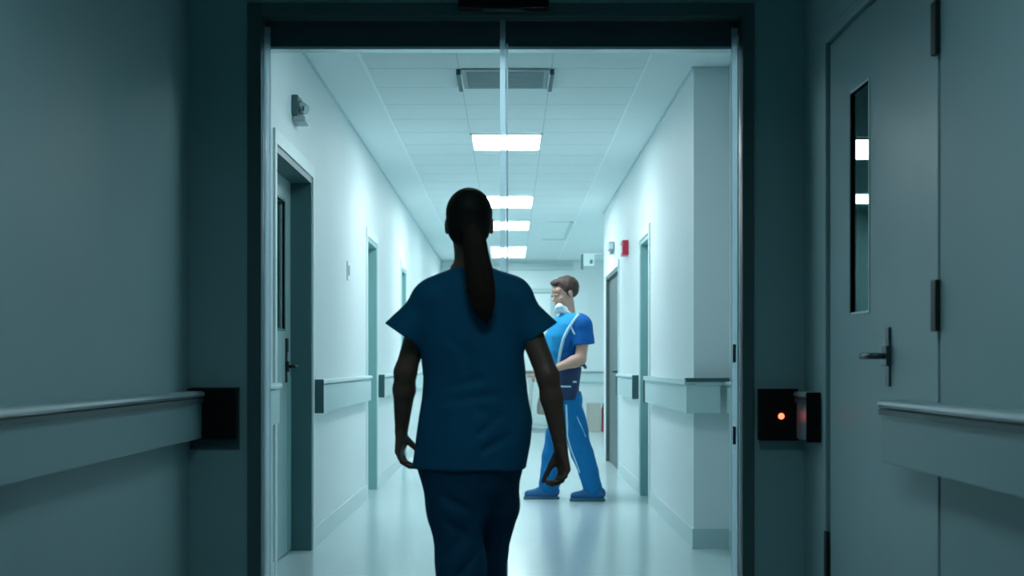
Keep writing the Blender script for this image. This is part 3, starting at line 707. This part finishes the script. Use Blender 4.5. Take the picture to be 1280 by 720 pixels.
PA = np.array([list(p)+[q] for p, q in P]); PS = np.stack([np.convolve(np.pad(np.interp(tt, range(len(P)), PA[:, i]), 4, 'edge'), ker, 'valid') for i in range(4)], 1)
for p, q in zip(PS, PS[1:]): S.cone(p[:3], q[:3], p[3], q[3], .004, sq=((0, 1, 0), .62))
for dx, zz in ((-.022, 1.238), (.006, 1.205), (.022, 1.232)): S.cone((-.094+dx*.7, WY-.156, 1.29), (-.086+dx, WY-.148, zz), .022, .004, .004)
for dx, z0 in ((-.022, 1.50), (.0, 1.52), (.02, 1.49), (-.035, 1.36), (.033, 1.38)):
    S.crease((-.115+dx*.6, WY-.178, z0), (-.096+dx, WY-.185, 1.25), .005, .006)
S.cone((-.122, WY-.155, 1.33), (-.150, WY-.140, 1.318), .012, .004, .01)
S.mesh('ponytail', 'pony', wm, 1)
tube('hair_band', [(-.131+.030*math.cos(a), WY-.122+.014*math.sin(a), 1.532+.022*math.sin(a)) for a in np.linspace(0, 2*math.pi, 20)], .006, 'black', wm, n=8)

# ============================================================ THE MAN (side on, further down the corridor)
MY = 10.76
def mp(x, y, dy=0.0): return np.array(((x-638)/158.0, MY+dy, 1.07-(y-456)/158.0))
mn = thing('person', 'person with short brown hair in bright blue tunic with pale piping', 'person', (.45, MY, 0))
fw = unit((-.86, -.42, -.22)); up = unit(np.array((-.2, -.08, 1))-fw*(np.array((-.2, -.08, 1))@fw)); rt_ = np.cross(fw, up)
MR = np.array((rt_, fw, up)); MC = mp(706, 366.5)
S = Field((.05, MY-.34, 0), (.80, MY+.34, 1.82), .0055)
head(S, MC, MR, 1.09)
S.cone(mp(710, 402, .0), mp(709, 380), .066, .056, .03)
S.stack([(.84, .455, MY, .08, .11), (.95, .445, MY, .085, .13), (1.10, .43, MY, .095, .14), (1.28, .43, MY, .13, .17), (1.39, .45, MY, .12, .15), (1.45, .455, MY, .07, .08)], .03)
sL = mp(729, 412, -.135); eL = mp(724, 449, -.19); wL = mp(697, 459, -.27)
sR = mp(700, 408, .14); eR = mp(694, 448, .18); wR = mp(682, 462, -.06)
for a, e_, w_ in ((sL, eL, wL), (sR, eR, wR)):
    S.cone(a, e_, .050, .044, .02); S.cone(e_, e_+(w_-e_)*.3, .044, .046, .02); S.cone(e_+(w_-e_)*.3, w_, .046, .030, .02)
hand(S, wL, (-.95, .12, -.28), (0, .3, -1), (.1, .9, .2), (.5, .55, .6, .6), 1.05)
hand(S, wR, (-.8, -.3, -.3), (0, -.4, -1), (-.1, -.9, .2), (.5, .55, .6, .6), 1.05)
hipB, kB, aB = mp(712, 505, -.05), mp(722, 560, -.05), mp(739, 609, -.07)
hipF, kF, aF = mp(711, 508, .07), mp(692, 560, .08), mp(687, 606, .09)
for a, b, c_ in ((hipB, kB, aB), (hipF, kF, aF)):
    S.cone(a, b, .060, .050, .02); S.cone(b, c_, .052, .040, .02)
S.mesh('body', 'skinm', mn, 2)
eyes(MC, MR, mn, 1.09)
# tunic, two colours of cloth parted by the piping
S = Field((.10, MY-.34, .78), (.80, MY+.32, 1.50), .0055)
def mrow(y, xl, xr, ry): return (1.07-(y-456)/158.0, ((xl+xr)/2-638)/158.0, MY, (xr-xl)/316.0, ry)
S.stack([mrow(392, 702, 722, .09), mrow(397, 695, 730, .14), mrow(405, 688, 733, .185), mrow(420, 681, 732, .20), mrow(440, 679, 726, .185), mrow(456, 683, 722, .17), mrow(466, 690, 723, .165), mrow(500, 694, 724, .165)], .0)
tl = mp(727, 431, -.165)
S.ell(mp(725, 407, -.13), (.085, .085, .08), .03)
S.cone(mp(724, 406, -.12), tl+np.array((.02, 0, -.10)), .088, .090, .03, clips=[(tl, (.10, 0, -1))])
tr = mp(694, 432, .17)
S.cone(mp(702, 408, .12), tr+np.array((-.02, 0, -.10)), .085, .085, .03, clips=[(tr, (-.10, 0, -1))])
S.wrinkle(.0035, 14, 13, .7)
for (a, b) in (((716, 402), (712, 440)), ((704, 440), (722, 436)), ((690, 425), (700, 455)), ((726, 405), (722, 430))):
    S.crease(mp(*a, -.17), mp(*b, -.17), .010, .014)
path = [(722, 394), (716, 402), (709, 412), (703, 424), (700, 437), (698, 450), (696, 462)]
pz = np.array([mp(*q)[2] for q in path])[::-1]; pxx = np.array([mp(*q)[0] for q in path])[::-1]
def pick(c):
    xb = np.interp(c[:, 2], pz, pxx); r = np.zeros(len(c), int)
    r[(c[:, 0] < xb) & (c[:, 2] > 1.02)] = 1; r[(c[:, 2] < 1.02)] = 2
    return r
S.mesh('tunic', ['mdark', 'mlight', 'navy'], mn, 2, pick)
def ribbon(name, pts, w, m):
    vs = []; fs = []
    P3 = []
    for a, b in zip(pts, pts[1:]):
        for t in np.linspace(0, 1, 6, endpoint=False): P3.append(np.array(a)*(1-t)+np.array(b)*t)
    P3.append(np.array(pts[-1], float)); Q = [mp(*p) for p in P3]
    Ys = np.array([S.surf_y(q[0], q[2]) for q in Q]); ker = np.ones(5)/5; Ys = np.convolve(np.pad(Ys, 2, 'edge'), ker, 'valid')
    ring = [(q[0], yy-.001, q[2]) for q, yy in zip(Q, Ys)]
    return tube(name, ring, w/2, m, mn, n=8)
r1 = ribbon('piping', path, .026, 'pipe')
ribbon('piping', [(712, 407), (714, 413), (717, 419)], .016, 'pipe')
# navy pouch at the waist
S2 = Field((.34, MY-.26, .76), (.62, MY+.22, 1.08), .0055)
S2.stack([(.795, .455, MY-.01, .075, .150), (.90, .455, MY-.01, .088, .180), (1.02, .46, MY-.01, .100, .190), (1.055, .46, MY-.01, .102, .19)], 0, e=2.4)
S2.mesh('waist_pouch', 'navy', mn, 2)
yb = S2.surf_y(.48, .93)
boxes('pouch_label', [(.485, .515, yb-.012, yb+.01, .93, .945), (.385, .47, yb-.012, yb+.03, .895, .908)], 'pipe', mn)
tube('belt', [(.36, MY-.20, 1.065), (.46, MY-.215, 1.07), (.57, MY-.17, 1.07), (.59, MY-.05, 1.05)], .014, 'navy', mn)
# trousers
S = Field((.05, MY-.24, .04), (.82, MY+.30, .88), .0055)
S.stack([(.60, .44, MY+.02, .09, .13), (.70, .455, MY+.015, .11, .155), (.80, .47, MY+.01, .10, .15), (.86, .47, MY+.01, .09, .15)], .03)
def mleg(rows):
    for (a, r), (b, r2) in zip(rows, rows[1:]): S.cone(a, b, r, r2, .02)
mleg([(mp(715, 515, -.05), .090), (mp(720, 540, -.05), .094), (mp(727, 565, -.055), .088), (mp(736, 590, -.065), .078), (mp(740, 608, -.07), .074)])
mleg([(mp(706, 515, .08), .088), (mp(696, 545, .08), .088), (mp(691, 570, .08), .080), (mp(689, 592, .08), .082), (mp(687, 605, .085), .088)])
S.wrinkle(.004, 14, 15, .4)
for (a, b) in (((722, 560), (738, 575)), ((718, 530), (728, 555)), ((730, 585), (745, 598)), ((684, 580), (698, 575))):
    S.crease(mp(*a, -.13), mp(*b, -.13), .010, .014)
S.mesh('trousers', 'mpants', mn, 2)
ribbon('piping', [(707, 505), (708, 525), (709, 545), (713, 560), (719, 575), (724, 590)], .017, 'pipe')
ribbon('piping', [(720, 520), (726, 533), (731, 545)], .008, 'pipe')
# shoes
for (hx, tx, yy, zz, lift) in ((.70, .475, MY-.07, 0, 0), (.345, .115, MY+.09, 0, 0)):
    S = Field((tx-.06, yy-.10, -.01), (hx+.08, yy+.10, .17), .006)
    S.cone((hx, yy, .062), (hx-.08, yy, .066), .050, .048, .03); S.cone((hx-.06, yy, .055), (tx+.03, yy, .038), .048, .034, .03, clips=[((0, yy, .012), (0, 0, -1))])
    sh = S.mesh('shoe', 'shoe', mn, 2)
    boxes('sole', [(tx-.01, hx+.045, yy-.042, yy+.042, .0, .022)], 'sole', sh, bev=.008)
# hair, mask
S = Field((.28, MY-.16, 1.50), (.58, MY+.16, 1.82), .0045)
def MW(p): return MC+1.09*(MR.T@np.array(p, float))
nW = lambda v: MR.T@np.array(v, float)
S.ell(MW((0, -.018, .036)), np.array((.083, .102, .090))*1.09, .01, MR, clips=[(MW((0, .045, .036)), nW((0, .85, -.52))), (MW((0, -.02, -.080)), nW((0, .55, -1)))])
S.ell(MW((0, .060, .088)), (.055, .034, .026), .02, MR)
S.wrinkle(.002, 60, 60, 1)
S.mesh('hair', 'hairm', mn, 1)
S = Field((.25, MY-.17, 1.40), (.58, MY+.12, 1.62), .005)
S.ell(MW((0, .050, -.105)), (.062, .062, .034), .01, MR, clips=[(MW((0, .0, -.078)), nW((0, 0, 1)))])
S.cone(mp(699, 384, -.07), mp(712, 393, -.06), .026, .016, .01); S.cone(mp(697, 386, -.02), mp(699, 384, -.07), .026, .026, .01)
S.wrinkle(.002, 20, 90, 1)
S.mesh('face_mask', 'maskc', mn, 1)

# ============================================================ WORLD, CAMERA
w = bpy.data.worlds.new('World'); sc.world = w; w.use_nodes = True
w.node_tree.nodes['Background'].inputs[0].default_value = (.2, .3, .32, 1); w.node_tree.nodes['Background'].inputs[1].default_value = .02
cam = bpy.data.cameras.new('Camera'); co = bpy.data.objects.new('Camera', cam); C.objects.link(co)
cam.dof.use_dof = True; cam.dof.focus_distance = 7.0; cam.dof.aperture_fstop = 3.2
co.location = (0, 0, 1.07); co.rotation_euler = (math.pi/2, 0, 0)
cam.sensor_width = 36; cam.lens = 36*1700/1280; cam.shift_y = 96/1280; cam.shift_x = 2/1280
cam.clip_start = .05
sc.camera = co
sc.view_settings.view_transform = 'Standard'; sc.view_settings.look = 'None'; sc.view_settings.gamma = 1; sc.view_settings.use_curve_mapping = False
sc.view_settings.exposure = 0.5
sc.cycles.use_denoising = True; sc.cycles.max_bounces = 10; sc.cycles.diffuse_bounces = 6; sc.cycles.transparent_max_bounces = 16
